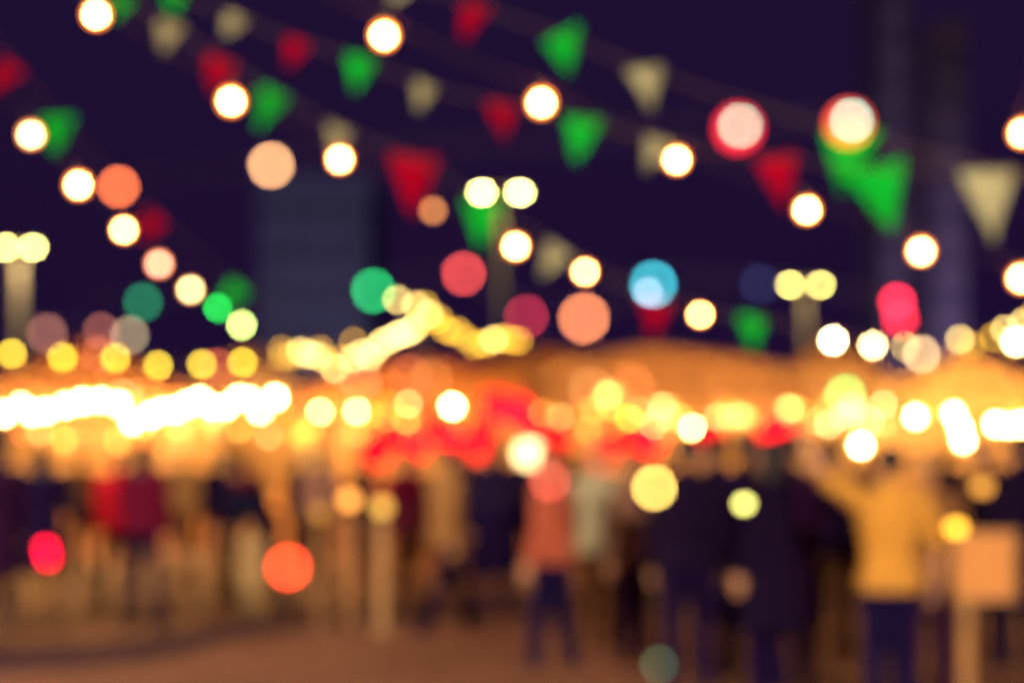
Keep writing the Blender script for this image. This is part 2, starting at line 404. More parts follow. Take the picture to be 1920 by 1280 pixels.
def goods(loc, w_, dep, label):
    st = label.split(" stall")[0]
    x = -w_ / 2 + .45; k = 0
    while x < w_ / 2 - .4:
        kind = rnd.choice((0, 1, 2, 1)); mi = rnd.randrange(6)
        if (kind, mi) not in KM: KM[(kind, mi)] = KIND[kind][1](GM[mi])
        o = share(KIND[kind][0], KM[(kind, mi)], None, (loc.x + x, loc.y + .5 + rnd.uniform(-.08, .08), .957), (0, 0, rnd.uniform(-.1, .1)))
        tag(o, "%s %s, number %d along the counter of the %s stall" % (WORDS[mi], KIND[kind][2], k + 1, st), KIND[kind][2], "goods laid out on the stall counters")
        x += (.26, .56, .42)[kind]; k += 1

stall(120, 25, 4.2, 742, 618, (.75, .42, .22), "wide tan stall at the far left under the white bulb row", lampP=60)
stall(440, 27, 2.7, 738, 628, (.70, .52, .36), "pale canvas stall right of the far left tan one", lampP=60)
stall(790, 24, 3.9, 742, 655, (.78, .40, .18), "orange stall beneath the wavy yellow garland", lampP=26, ex=.7)
stall(1250, 25, 5.0, 735, 634, (.68, .42, .24), "brown orange stall right of the centre", lampP=66, ex=.42)
stall(1590, 26, 2.6, 735, 604, (.70, .45, .25), "narrow peaked stall with three white lights on its roof", lampP=60)
stall(1860, 23, 3.2, 742, 640, (.85, .60, .30), "bright yellow stall at the right edge", lampP=85)
stall(620, 33, 3.6, 770, 690, (.70, .42, .25), "small back row stall seen behind the gap left of the orange one", lampP=60)
stall(1030, 32, 5.4, 750, 640, (.74, .42, .20), "back row stall behind the red lanterns", lampP=50, ex=.5)

# ---- lights on the stalls
MB_ROW = bulb_mesh("row_bulb", .052, M_ROW)
row = []
x = 8.0
while x < 525:
    yb = 765 + 9 * math.sin(x / 37.) + 7 * math.sin(x / 13. + 1) + (14 if 225 < x < 290 else 0) + (-8 if x > 430 else 0) + (-16 if x > 490 else 0)
    row.append(P(x, yb + rnd.uniform(-9, 9), 24.6)); x += rnd.uniform(20, 36)
t_row = light_string("eave_light_string", "dense row of glaring white bulbs along the front of the left stalls", row, MB_ROW, sag=.0, cord_up=.11)
for x_ in (60, 190, 330, 460): point_light("lamp_light", P(x_, 790, 24.2) - t_row.location, 170, (1, .5, .14), t_row, .12)  # unseen point lights added under the row to brighten the ground
t_four = light_string("eave_light_string", "four white bulbs strung in a line left of the centre", along([(566, 756), (601, 770), (670, 770)], [24.3, 24.3, 24.3]) + [P(848, 762, 23.5)], MB_ROW, sag=.03)
point_light("lamp_light", P(640, 790, 23.9) - t_four.location, 90, (1, .5, .14), t_four, .12)  # one more unseen light added beside these bulbs for the ground
M_Y = bulb_mesh("yellow_bulb", .055, M_YEL); M_Y2 = bulb_mesh("garland_bulb", .042, M_YEL2); M_W2 = bulb_mesh("garland_bulb", .042, M_WHT2)
light_string("roof_light_string", "row of six yellow bulbs above the left stalls", along([(22, 663), (117, 670), (216, 671), (296, 685), (378, 683), (455, 679)], [25.5, 25.6, 25.8, 26, 26.2, 26.5]), M_Y, extra=(P(-40, 660, 25.4), P(500, 672, 26.6)))
gp = []
def seg(a, b, n, hot, jit=4):
    for k in range(n):
        t = k / n; x = a[0] + (b[0] - a[0]) * t; y = a[1] + (b[1] - a[1]) * t + rnd.uniform(-jit, jit) * 1.4
        gp.append((P(x, y, 23.2), M_W2 if rnd.random() < hot else M_Y2))
seg((548, 658), (610, 680), 4, .5, 8); seg((610, 680), (680, 676), 4, .7, 9); seg((680, 676), (745, 640), 5, .7, 10); seg((745, 640), (795, 590), 5, .8, 9)
light_string("wavy_garland", "cream white garland of bulbs rising to the peak over the orange stall", gp, M_Y2, sock=None, cord_up=.0, sag=0, cat="light garland")
gp = []; seg((797, 572), (812, 598), 2, .3, 3); seg((812, 598), (858, 625), 4, .1, 6); seg((858, 625), (890, 643), 2, .0, 5); seg((890, 643), (985, 636), 8, .1, 5)
light_string("wavy_garland", "yellow garland falling from the peak to the right", gp, M_Y2, sock=None, cord_up=.0, sag=0, cat="light garland")
light_string("peak_light_string", "pair of pale bulbs at the top end of the garland", along([(745, 562), (780, 572)], [23.1, 23.1]), M_W2, sag=.0, cord_up=.09, extra=(P(700, 560, 23.1), P(800, 585, 23.15)))
light_string("roof_light_string", "dim amber bulbs behind the cream garland", along([(528, 655), (530, 668), (600, 655), (663, 640), (720, 640)], [26] * 5), M_Y2)
M_SML = [bulb_mesh("small_bulb", .045, mat("string bulb %d" % i, None, emit=c, strength=st)) for i, (c, st) in enumerate((((1, .5, .06), 22), ((1, .36, .05), 16), ((1, .62, .16), 14), ((1, .7, .25), 26), ((1, .12, .03), 14)))]
def scatter_string(lbl, x0, x1, y, jy, d, n, kinds):
    xs = sorted(rnd.uniform(x0, x1) for _ in range(n))
    light_string("stall_light_string", lbl, [(P(x, y + rnd.uniform(-jy, jy), d), M_SML[rnd.choice(kinds)]) for x in xs], M_SML[0], sag=.01)
scatter_string("scattered amber bulbs inside the brown orange stall", 1015, 1500, 762, 22, 25.5, 20, (0, 1, 2, 2))
scatter_string("second line of dim bulbs low in the brown orange stall", 1040, 1480, 795, 14, 26.5, 12, (1, 2, 4))
scatter_string("yellow bulbs under the narrow peaked stall", 1530, 1690, 778, 22, 25.8, 9, (0, 2, 3))
scatter_string("yellow bulbs hung through the stall at the right edge", 1700, 1910, 740, 30, 24, 10, (0, 2, 3))
scatter_string("orange bulbs below the white row of the left stalls", 10, 520, 812, 18, 25.6, 16, (0, 1, 2, 4))
scatter_string("orange and yellow bulbs inside the orange stall", 540, 960, 785, 30, 24.6, 10, (0, 1, 4, 4))
# poles carrying the garland
def mast(px, top, d, label):
    p = P(px, top, d); t = tag(empty("garland_pole", (p.x, d, 0)), label, "pole", "poles carrying light garlands")
    bm = bmesh.new(); tube(bm, [(0, 0, 0), (0, 0, p.z)], [.05, .035], 10); link("shaft", bm, M_DARKM, t, True)
    bm = bmesh.new(); lathe(bm, [(.14, 0), (.14, .02), (.06, .06)], 14); link("foot", bm, M_DARKM, t, True)
    bm = bmesh.new(); ball(bm, (0, 0, p.z), .06); link("finial", bm, M_DARKM, t, True)
mast(790, 575, 23.25, "pole at the peak of the garland in front of the orange stall")
mast(1000, 636, 23.25, "pole at the right end of the yellow garland")
mast(556, 655, 23.25, "pole at the left end of the cream garland")
# middle and right: bulbs under and along the canopies
M_B2 = bulb_mesh("amber_bulb", .058, mat("amber bulb", None, emit=(1, .55, .12), strength=22))
M_B3 = bulb_mesh("soft_bulb", .075, mat("soft yellow bulb", None, emit=(1, .62, .16), strength=11))
light_string("eave_light_string", "mixed yellow bulbs under the front edge of the orange stall", [(P(728, 758, 23.6), M_Y2), (P(765, 757, 23.6), M_W2), (P(790, 757, 23.6), M_Y2)], M_Y2, sag=0)
t_a = light_string("eave_light_string", "bulbs of different brightness along the brown orange stall", [(P(x, y, 24.6), m) for x, y, m in ((1140, 740, M_B2), (1180, 785, M_Y), (1225, 798, M_W2), (1240, 762, M_W2), (1300, 803, MB_ROW), (1345, 783, M_B3), (1388, 778, M_B3), (1480, 766, M_B2))], M_Y, sag=.02)
light_string("roof_light_string", "three white bulbs in a row on the roof of the narrow peaked stall", [(P(1562, 638, 25), bulb_mesh("w", .058, mat("clear white bulb", None, emit=(1, .66, .3), strength=150))), (P(1637, 647, 25), bulb_mesh("w2", .055, mat("clear white bulb b", None, emit=(1, .66, .25), strength=95))), (P(1698, 650, 25), M_W2)], M_W2, sag=.03, extra=(P(1520, 650, 25), P(1740, 640, 25)))
light_string("roof_light_string", "rising cluster of yellow and white bulbs at the right edge", [(P(x, y, 22.8), m) for x, y, m in ((1800, 636, M_W2), (1822, 648, M_Y2), (1862, 632, M_Y2), (1885, 618, M_W2), (1905, 640, MB_ROW), (1918, 605, M_W2), (1940, 590, M_Y2))], M_W2, sag=0)
t_b = light_string("eave_light_string", "glaring white bulbs in front of the yellow stall at the right", [(P(x, y, 22.6), MB_ROW) for x, y in ((1717, 781), (1788, 775), (1800, 800), (1806, 825), (1868, 795), (1890, 798), (1915, 795), (1940, 792))], MB_ROW, sag=0)
for x_, t_ in ((1300, t_a), (1760, t_b)): point_light("lamp_light", P(x_, 800, 22.4) - t_.location, 60, (1, .48, .14), t_, .12)  # extra unseen lights added near the right hand strings
light_string("eave_light_string", "single white bulb hanging low left of the woman in yellow", [P(1614, 835, 20)], MB_ROW, extra=(P(1560, 790, 22), P(1700, 770, 22.5)), sag=.0)

# ---- red paper lanterns
def lantern(px, py, d, r, strength, label, col=(1, .003, .010), cat="paper lantern", group="red paper lanterns hung between the stalls", name="paper_lantern"):
    p = P(px, py, d); t = tag(empty(name, p), label, cat, group)
    bm = bmesh.new(); n = 9
    prof = []
    for k in range(2 * n + 1):
        a = math.pi * k / (2 * n); a = .25 + (math.pi - .5) * k / (2 * n)
        prof.append((r * math.sin(a) * (1.0 if k % 2 else .95), r * .92 * math.cos(a)))
    lathe(bm, prof, 20); m = mat("lantern paper %.2f %.2f %.2f %.2f" % (*col, strength), None, emit=col, strength=strength)
    link("shade", bm, m, t, True)
    bm = bmesh.new(); lathe(bm, [(r * .27, r * .88), (r * .27, r * .97), (r * .2, r * .98)], 14); link("cap", bm, M_SOCK, t)
    bm = bmesh.new(); lathe(bm, [(r * .27, -r * .97), (r * .27, -r * .88)], 14); link("cap", bm, M_SOCK, t)
    bm = bmesh.new(); tube(bm, [(0, 0, r * .95), (0, 0, r * 1.7)], .006, 5); link("hanger", bm, M_SOCK, t)
L = [(705, 845, 2.2), (735, 812, 1.8), (775, 835, 3.0), (820, 805, 2.4), (848, 832, 3.4), (888, 835, 3.6), (905, 800, 2.6), (930, 760, 2.6), (965, 772, 3.4), (1000, 800, 2.6), (1045, 818, 2.2), (1140, 835, 1.1), (1185, 815, 2.8), (1215, 825, 2.6), (1330, 815, 1.8), (1450, 805, 2.4), (1478, 812, 3.0)]
where = ["left end of the red cluster", "upper left of the red cluster", "lower left of the red cluster", "left of the centre beneath the garland", "below the lone white bulb", "lowest in the middle of the red cluster", "centre of the red cluster", "topmost of the cluster", "bright one at the top right of the cluster", "right of the bright cream light", "right end of the red cluster", "dim one above the big yellow disc", "left of the pair by the yellow bulbs", "right of the pair by the yellow bulbs", "dim one right of the white bulb", "left of the pair near the narrow stall", "right of the pair near the narrow stall"]
for (x, y, s), wd in zip(L, where):
    lantern(x, y, 21.0 + rnd.uniform(-.6, .6), .21 + .05 * rnd.random(), s * rnd.uniform(1.0, 2.2), "glowing red paper lantern, " + wd)
lantern(992, 850, 17, .16, 6.0, "bright cream lantern between the red ones", col=(1, .72, .3), group=None)
lantern(565, 812, 20, .14, 2.6, "small yellow lantern under the four white bulbs", col=(1, .62, .06), group=None)
# cable that carries the lanterns
bm = bmesh.new(); tube(bm, [P(640, 740, 21.0), P(800, 775, 21), P(960, 735, 21), P(1060, 780, 21), P(1240, 775, 21), P(1500, 770, 21)], .008, 6)
tag(link("lantern_cable", bm, M_CORD, None, True), "dark cable carrying the red lanterns in front of the stalls", "cable")

# ------------------------------------------------------------------ people
class Pose: pass
def rot_to(d):
    u, v = frame_of(Vector(d)); return Matrix((u, v, Vector(d).normalized())).transposed()
def remesh(o, vox, sm=4):
    m = o.modifiers.new("remesh", 'REMESH'); m.mode = 'VOXEL'; m.voxel_size = vox; m.use_smooth_shade = True
    s = o.modifiers.new("smooth", 'SMOOTH'); s.factor = .5; s.iterations = sm
HAIRC = {'black': (.012, .008, .02), 'brown': (.08, .035, .018), 'blond': (.5, .27, .1), 'grey': (.3, .27, .25)}
def person(px, d, H, yaw, label, top, bottom, hair='black', long_hair=False, coat=False, skirt=False, feet=((-.11, .02), (.11, -.02)),
           arms=(((-.12, .05, -1), (-.05, .3, -1)), ((.12, .05, -1), (.05, .3, -1))), lean=0.0, side=0.0, shoes='dark', head_turn=0.0, hat=None, short=False):
    """facing +Y when yaw is 0 (the back to the camera)"""
    s = H / 1.70; c = P(px, HOR, d); z0 = 0.0
    ax, ay = c.x, d
    # ground height: the pavement is a little raised near the camera
    S = Matrix.Rotation(-lean, 3, 'X') @ Matrix.Rotation(side, 3, 'Y')
    hipz = .93
    def T(x, y, z):                      # torso space -> local, bent at the hips
        return (S @ Vector((x, y, z - hipz)) + Vector((0, 0, hipz))) * s
    def torso(bm, g=0.0, low=.86, high=1.47, flare=0.0):
        prof = [(.80, .150, .115, 0), (.86, .165, .125, 0), (.93, .170, .120, 0), (1.02, .145, .105, .0), (1.12, .140, .105, 0), (1.24, .165, .120, .005), (1.34, .180, .115, 0), (1.41, .165, .095, -.01), (1.455, .09, .07, -.01), (1.50, .055, .055, 0)]
        rg = []
        for z, a, b, y in prof:
            if z < low - .001 or z > high + .001: continue
            rg.append((T(0, y, z), (a + g) * s, (b + g) * s, S))
        loft(bm, rg, 24)
    legs = []
    for sx, (fx, fy) in zip((-1, 1), feet):
        hip = Vector((sx * .085, 0, hipz - .03)); ank = Vector((fx, fy, .085))
        mid = (hip + ank) / 2 + Vector((0, .045, .02)); legs.append((hip * s, mid * s, ank * s))
    shs = [T(sx * .175, -.005, 1.395) for sx in (-1, 1)]
    AR = []
    for sh, (u, f) in zip(shs, arms):
        u, f = Vector(u).normalized(), Vector(f).normalized()
        el = sh + u * .285 * s; wr = el + f * .245 * s; AR.append((sh, el, wr, f))
    # head
    HM = Matrix.Rotation(head_turn, 3, 'Z')
    hc = T(0, .02, 1.60) 
    # ---- body
    bm = bmesh.new(); torso(bm)
    limb(bm, T(0, -.005, 1.42), hc + Vector((0, -.01, -.06)) * s, .058 * s, .052 * s)
    ball(bm, hc + Vector((0, -.012, .018)) * s, (.076 * s, .096 * s, .092 * s), 3, HM)
    ball(bm, hc + HM @ Vector((0, .028, -.05)) * s, (.056 * s, .058 * s, .065 * s), 3, HM)
    limb(bm, hc + HM @ Vector((0, .085, .005)) * s, hc + HM @ Vector((0, .105, -.03)) * s, .009 * s, .014 * s, 8)      # nose
    ball(bm, hc + HM @ Vector((0, .082, -.062)) * s, (.024 * s, .012 * s, .009 * s), 2, HM)                              # lips
    ball(bm, hc + HM @ Vector((0, .072, -.098)) * s, (.022 * s, .018 * s, .016 * s), 2, HM)                              # chin
    for sx in (-1, 1):
        ball(bm, hc + HM @ Vector((sx * .078, -.005, -.012)) * s, (.012 * s, .02 * s, .032 * s), 2, HM)                  # ears
        ball(bm, hc + HM @ Vector((sx * .032, .078, .022)) * s, (.022 * s, .014 * s, .009 * s), 2, HM)                   # brow
    for hip, kn, an in legs:
        limb(bm, hip, kn, .082 * s, .055 * s); limb(bm, kn, an, .054 * s, .036 * s)
        limb(bm, an + Vector((0, -.03, -.04)) * s, an + Vector((0, .13, -.055)) * s, .034 * s, .028 * s)
    for (sh, el, wr, f), sx in zip(AR, (-1, 1)):
        ball(bm, sh, .062 * s); limb(bm, sh, el, .05 * s, .038 * s); limb(bm, el, wr, .038 * s, .026 * s)
        # palm, four fingers of different length, thumb from the side of the palm
        M = rot_to(f); side_v = Vector((0, 1, 0)); side_v = (side_v - f * side_v.dot(f)); side_v = side_v.normalized() if side_v.length > .2 else frame_of(f)[0]
        nrm = f.cross(side_v).normalized() * sx
        pc = wr + f * .05 * s
        loft(bm, [(wr + f * t_ * s, a_ * s, .016 * s, Matrix((side_v, nrm, f)).transposed()) for t_, a_ in ((0, .026), (.03, .036), (.07, .042), (.095, .036))], 12)
        for k, ln in enumerate((.066, .076, .071, .055)):
            b0 = wr + f * .085 * s + side_v * (.031 - .0205 * k) * s
            b1 = b0 + (f * .95 + nrm * -.18).normalized() * ln * .5 * s; b2 = b1 + (f * .8 + nrm * -.6).normalized() * ln * .5 * s
            limb(bm, b0, b1, .0098 * s, .009 * s, 8); limb(bm, b1, b2, .009 * s, .0078 * s, 8)
        t0 = wr + f * .03 * s + side_v * .03 * s; t1 = t0 + (f * .6 + side_v * .7).normalized() * .04 * s; t2 = t1 + (f * .9 + side_v * .2).normalized() * .032 * s
        limb(bm, t0, t1, .013 * s, .011 * s, 8); limb(bm, t1, t2, .011 * s, .009 * s, 8)
    root = link("person", bm, SKIN); remesh(root, .0095, 2)
    root.location = (ax, ay, z0); root.rotation_euler = (0, 0, yaw)
    tag(root, label, "person", "people at the night market")
    # ---- eyes
    for sx in (-1, 1):
        bm = bmesh.new(); ball(bm, hc + HM @ Vector((sx * .031, .079, .004)) * s, .011 * s, 2); link("eye", bm, mat("eye", (.03, .02, .02), .2), root, True)
    # ---- hair
    bm = bmesh.new(); ball(bm, hc + HM @ Vector((0, -.03, .035)) * s, (.088 * s, .098 * s, .092 * s), 3, HM)
    ball(bm, hc + HM @ Vector((0, .03, .085)) * s, (.07 * s, .05 * s, .03 * s), 3, HM)
    if long_hair:
        loft(bm, [(hc + HM @ Vector((0, -.045, .04)) * s, .085 * s, .06 * s), (hc + HM @ Vector((0, -.075, -.08)) * s, .095 * s, .05 * s), (hc + Vector((0, -.10, -.2)) * s, .10 * s, .045 * s), (hc + Vector((0, -.105, -.34)) * s, .075 * s, .03 * s)], 16)
        for sx in (-1, 1): limb(bm, hc + HM @ Vector((sx * .075, 0, .02)) * s, hc + Vector((sx * .085, -.03, -.22)) * s, .026 * s, .022 * s)
    h = link("hair", bm, mat("hair " + hair, HAIRC[hair], .6, noise=.3, nscale=40), root); remesh(h, .012, 3)
    if hat:
        bm = bmesh.new(); ball(bm, hc + HM @ Vector((0, -.02, .06)) * s, (.097 * s, .112 * s, .085 * s), 3); ball(bm, hc + Vector((0, -.02, .155)) * s, .03 * s, 2)
        link("knitted_hat", bm, hat, root, True)
    # ---- top
    bm = bmesh.new(); g = .022 if not coat else .032
    torso(bm, g, .86, 1.46)
    for (sh, el, wr, f), sx in zip(AR, (-1, 1)):
        ball(bm, sh, (.062 + g) * s); limb(bm, sh, el, (.056 + g * .7) * s, (.046 + g * .6) * s); 
        if not short: limb(bm, el, el.lerp(wr, .93), (.046 + g * .6) * s, (.036 + g * .5) * s)
    limb(bm, T(0, -.012, 1.44), T(0, -.008, 1.475), .078 * s, .072 * s)
    if coat:
        loft(bm, [(T(0, 0, 1.0), (.16 + g) * s, (.12 + g) * s), (T(0, 0, .86), (.18 + g) * s, (.14 + g) * s), (Vector((0, 0, .62)) * s, (.21 + g) * s, (.17 + g) * s), (Vector((0, 0, .50)) * s, (.22 + g) * s, (.18 + g) * s)], 24)
    tp = link("coat" if coat else "jacket", bm, top, root); remesh(tp, .017, 3)
    # ---- trousers or skirt
    bm = bmesh.new()
    if skirt:
        loft(bm, [(Vector((0, 0, z)) * s, a * s, b * s) for z, a, b in ((1.0, .15, .115), (.92, .185, .14), (.75, .21, .16), (.55, .24, .19))], 24)
    else:
        loft(bm, [(Vector((0, 0, z)) * s, a * s, b * s) for z, a, b in ((1.0, .15, .115), (.93, .178, .13), (.84, .175, .13), (.80, .12, .10))], 24)
        for hip, kn, an in legs: limb(bm, hip + Vector((0, 0, -.02)), kn, .093 * s, .068 * s); limb(bm, kn, kn.lerp(an, .97), .067 * s, .056 * s)
    tr = link("skirt" if skirt else "trousers", bm, bottom, root); remesh(tr, .017, 3)
    # ---- shoes
    for hip, kn, an in legs:
        bm = bmesh.new(); f0 = Vector((an.x, an.y, 0))
        loft(bm, [(f0 + Vector((0, yy, .0)) * s + Vector((0, 0, zz * s)), a * s, b * s, Matrix.Rotation(math.pi / 2, 3, 'X')) for yy, zz, a, b in ((-.085, .035, .02, .02), (-.07, .045, .036, .043), (0, .05, .042, .048), (.07, .042, .047, .04), (.14, .033, .046, .031), (.185, .027, .028, .02))], 16)
        link("shoe", bm, mat("dark leather", (.03, .02, .03), .5) if shoes == 'dark' else mat("pale shoe", (.5, .42, .34), .7), root, True)
    return root
NAVY = cloth("navy cloth", (.016, .006, .075)); BLACK = cloth("black cloth", (.014, .005, .045)); RED = cloth("red cloth", (.95, .02, .06)); MAROON = cloth("maroon cloth", (.2, .008, .06))
TAN = cloth("tan cloth", (.55, .30, .12)); MUST = cloth("mustard cloth", (1.0, .52, .10)); CREAM = cloth("cream cloth", (.75, .55, .28)); GREY = cloth("grey green cloth", (.62, .62, .45))
CORAL = cloth("coral cloth", (.80, .20, .13)); DENIM = cloth("dark denim", (.014, .008, .09)); BRN = cloth("brown cloth", (.22, .10, .05)); PINK = cloth("dusty pink cloth", (.6, .33, .27)); PLUM = cloth("plum cloth", (.04, .008, .07))
down = (((-.12, .05, -1), (-.02, .2, -1)), ((.12, .05, -1), (.02, .2, -1)))
person(-8, 13, 1.72, .3, "person in plum coat cut by the left edge", PLUM, BLACK, coat=True)
person(80, 14, 1.68, .2, "person in long navy coat at the far left, back turned", NAVY, TAN, coat=True, arms=(((-.25, .1, -1), (-.1, .3, -1)), ((.4, .1, -1), (.0, .5, -1))), long_hair=True)
person(222, 14.6, 1.66, .5, "person in bright red jacket left of the maroon one", RED, BLACK, feet=((-.17, .05), (.1, -.05)), hair='brown')
person(270, 13.4, 1.72, -.3, "person with long black hair in maroon jacket and navy trousers", MAROON, NAVY, long_hair=True, feet=((-.2, .08), (.2, -.08)))
person(345, 19, 1.70, math.pi - .3, "distant person in orange tan coat facing the camera between the red and navy figures", TAN, BRN, hair='blond')
person(500, 15, 1.68, 1.2, "person in maroon top stooping to the left with a dark bag", MAROON, NAVY, lean=.55, arms=(((-.1, .5, -1), (0, .6, -1)), ((.1, .4, -1), (0, .8, -.8))), feet=((-.1, .15), (.1, -.15)))
person(430, 16, 1.62, -.4, "person in navy coat standing beside the stooping one", NAVY, BRN, hair='brown')
person(470, 14, .95, math.pi, "small child in pale yellow coat", CREAM, CREAM, hair='blond', coat=True)
person(600, 18, 1.70, .1, "person in dusty pink jacket behind the yellow globe posts", PINK, BRN, hair='brown')
person(835, 12, 1.68, -1.0, "person in tan jacket walking left of the centre", TAN, BLACK, feet=((-.1, .32), (.1, -.30)), hair='brown', arms=(((-.2, .3, -1), (0, .8, -.6)), ((.2, -.3, -1), (0, .1, -1))))
person(765, 14, 1.66, .6, "person in plum red top behind the walker in tan", MAROON, BRN, hair='brown')
person(930, 13, 1.76, .1, "tall person in navy coat just left of the cream lantern", NAVY, PLUM, coat=True)
person(1040, 10.0, 1.64, 1.15, "person in coral jacket and dark jeans at the centre", CORAL, DENIM, feet=((-.09, .12), (.09, -.12)), hair='brown', lean=.06)
person(1120, 11, 1.66, -.6, "person in grey green jacket beside the coral one, arm out", GREY, BRN, arms=(((-.9, .2, -.35), (-.5, .6, .1)), ((.9, .2, -.4), (.5, .6, .1))), hair='blond')
person(1195, 10.5, 1.60, .9, "person in pale dusty pink jacket with plum trousers", PINK, PLUM, hair='brown')
person(1290, 9.0, 1.70, .0, "person in black jacket, leftmost of the dark group on the right", BLACK, NAVY)
person(1330, 12.5, 1.70, 2.6, "person in tan top looking out behind the dark group", TAN, BRN, hair='brown')
person(1400, 9.3, 1.74, -.2, "tall person in navy coat, middle of the dark group", NAVY, BLACK, coat=True, feet=((-.13, .05), (.13, -.05)))
person(1480, 9.2, 1.72, .4, "person in plum coat in the dark group, right of the tall navy one", PLUM, NAVY, coat=True, arms=(((-.3, .2, -1), (0, .8, -.3)), ((.3, .1, -1), (0, .4, -1))))
person(1555, 10.5, 1.70, -.3, "person in black jacket at the right end of the dark group", BLACK, BRN)
person(1668, 8.0, 1.62, .15, "woman in mustard shirt with one arm raised, seen from behind", MUST, DENIM, short=True, arms=(((-.35, .6, .35), (-.5, .2, .9)), ((.55, .1, -1), (.05, .3, -1))), feet=((-.07, .02), (.09, -.02)), hair='black')
person(1738, 8.8, 1.58, -.3, "fair haired person in tan jacket beside the woman in mustard", cloth("light brown cloth", (.5, .24, .1)), PLUM, hair='blond')
person(1842, 11, 1.70, math.pi - .3, "person in black jacket facing the camera behind the peach board", BLACK, PLUM, hair='brown', arms=(((-.3, .2, -1), (0, .9, .2)), ((.3, .2, -1), (0, .9, 0))))
person(1912, 10, 1.74, .2, "person in black coat cut by the right edge", BLACK, BLACK, coat=True)
person(1345, 9.9, 1.72, .5, "person in navy jacket between the leftmost black one and the tall coat", NAVY, BLACK, hair='black')
person(1445, 8.8, 1.68, .9, "person in black coat overlapping the tall navy one", BLACK, NAVY, coat=True, long_hair=True)
# more of the crowd in front of the stalls
crowd = [(150, 19, 'r', "shorter"), (395, 21, 'b', ""), (560, 21, 'b', ""), (680, 20, 'n', ""), (870, 19, 'b', ""), (985, 19, 'p', ""), (1075, 20, 'n', ""), (1250, 18, 'b', ""), (1420, 19, 'n', ""), (1620, 19, 'p', ""), (1770, 18, 'b', "")]
CW = {'r': (BRN, "brown jacket"), 'b': (BLACK, "black jacket"), 'n': (NAVY, "navy jacket"), 'p': (PLUM, "plum jacket")}
spot = ["in front of the far left stall", "at the left of the white bulb row's end", "below the small yellow lantern", "left of the red lanterns", "under the lone white bulb", "below the cream lantern", "right of the cream lantern", "under the yellow bulbs right of the centre", "behind the dark group", "under the low white bulb", "behind the woman in mustard"]
for (x, d, k, _), sp in zip(crowd, spot):
    person(x, d, rnd.uniform(1.6, 1.78), rnd.uniform(-.8, .8), "distant person in %s %s" % (CW[k][1], sp), CW[k][0], BLACK, hair=rnd.choice(['black', 'brown']))

# ------------------------------------------------------------------ things held or standing around
def bag(px, py, d, sz, m, label):
    p = P(px, py, d); t = tag(empty("shoulder_bag", p), label, "bag")
    bm = bmesh.new(); loft(bm, [((0, 0, -sz[2] / 2), sz[0] * .42, sz[1] * .4), ((0, 0, -sz[2] * .3), sz[0] * .52, sz[1] * .5), ((0, 0, sz[2] * .2), sz[0] * .48, sz[1] * .42), ((0, 0, sz[2] / 2), sz[0] * .42, sz[1] * .2)], 20); link("pouch", bm, m, t, True)
    bm = bmesh.new(); tube(bm, [(-sz[0] * .4, 0, sz[2] * .45), (-sz[0] * .25, 0, sz[2] * 1.0), (0, 0, sz[2] * 1.25), (sz[0] * .25, 0, sz[2] * 1.0), (sz[0] * .4, 0, sz[2] * .45)], .014, 8); link("strap", bm, m, t, True)
bag(462, 950, 14.4, (.52, .28, .42), cloth("dark bag cloth", (.012, .01, .05)), "big dark bag held by the stooping person")
def bollard(px, py, d, m, lbl, k=1.0):
    p = P(px, py, d); t = tag(empty("bollard_lamp", (p.x, d, 0)), lbl, "bollard lamp", "timber posts with a glowing globe")
    bm = bmesh.new(); box(bm, (0, 0, (p.z - .1) / 2), (.085 * k, .085 * k, p.z - .1), taper=.85); link("post", bm, M_WOOD2 if k >= 1 else M_WOOD, t)
    bm = bmesh.new(); lathe(bm, [(.05, p.z - .1), (.07, p.z - .09), (.07, p.z - .06)], 14); link("collar", bm, M_SOCK, t, True)
    bm = bmesh.new(); ball(bm, (0, 0, p.z), .065, 3); link("globe", bm, m, t, True)
bollard(655, 937, 12.6, mat("orange globe", None, emit=(1, .36, .06), strength=5), "post with orange globe, left of the yellow one", .7)
bollard(716, 951, 11.8, mat("yellow globe", None, emit=(1, .5, .08), strength=2.6), "post with dim yellow globe, right of the orange one")
# bench
bollard(600, 962, 13.4, mat('faint amber globe', None, emit=(1, .4, .07), strength=1.2), 'thin post with faint amber globe, leftmost of the timber posts', .6)
b = P(365, HOR, 16.5); t = tag(empty("wooden_bench", (b.x, 16.5, 0), .1), "low wooden bench between the maroon figure and the child", "bench")
for k in range(3):
    bm = bmesh.new(); box(bm, (0, -.16 + .16 * k, .46), (1.15, .13, .04)); link("seat_board", bm, M_WOOD2, t)
for sx in (-1, 1):
    bm = bmesh.new(); box(bm, (sx * .45, 0, .22), (.08, .38, .44)); link("leg", bm, M_WOOD, t)
# peach board on a post at the right
p = P(1845, 1060, 8.6); t = tag(empty("notice_board", (p.x, 8.6, 0)), "blank peach coloured board on a post at the lower right", "notice board")
bm = bmesh.new(); box(bm, (0, 0, p.z), (.34, .03, .38)); link("panel", bm, mat("peach painted board", (.72, .32, .09), .6, noise=.08, nscale=4), t)
bm = bmesh.new()
for s_ in (-1, 1): box(bm, (s_ * .18, 0, p.z), (.02, .045, .42)); box(bm, (0, 0, p.z + s_ * .2), (.34, .045, .02))
link("frame", bm, M_WOOD, t)
bm = bmesh.new(); box(bm, (-.1, .045, p.z / 2), (.07, .05, p.z)); link("post", bm, M_WOOD, t)
bm = bmesh.new(); box(bm, (-.1, .045, .03), (.4, .4, .06)); link("base", bm, M_WOOD, t)
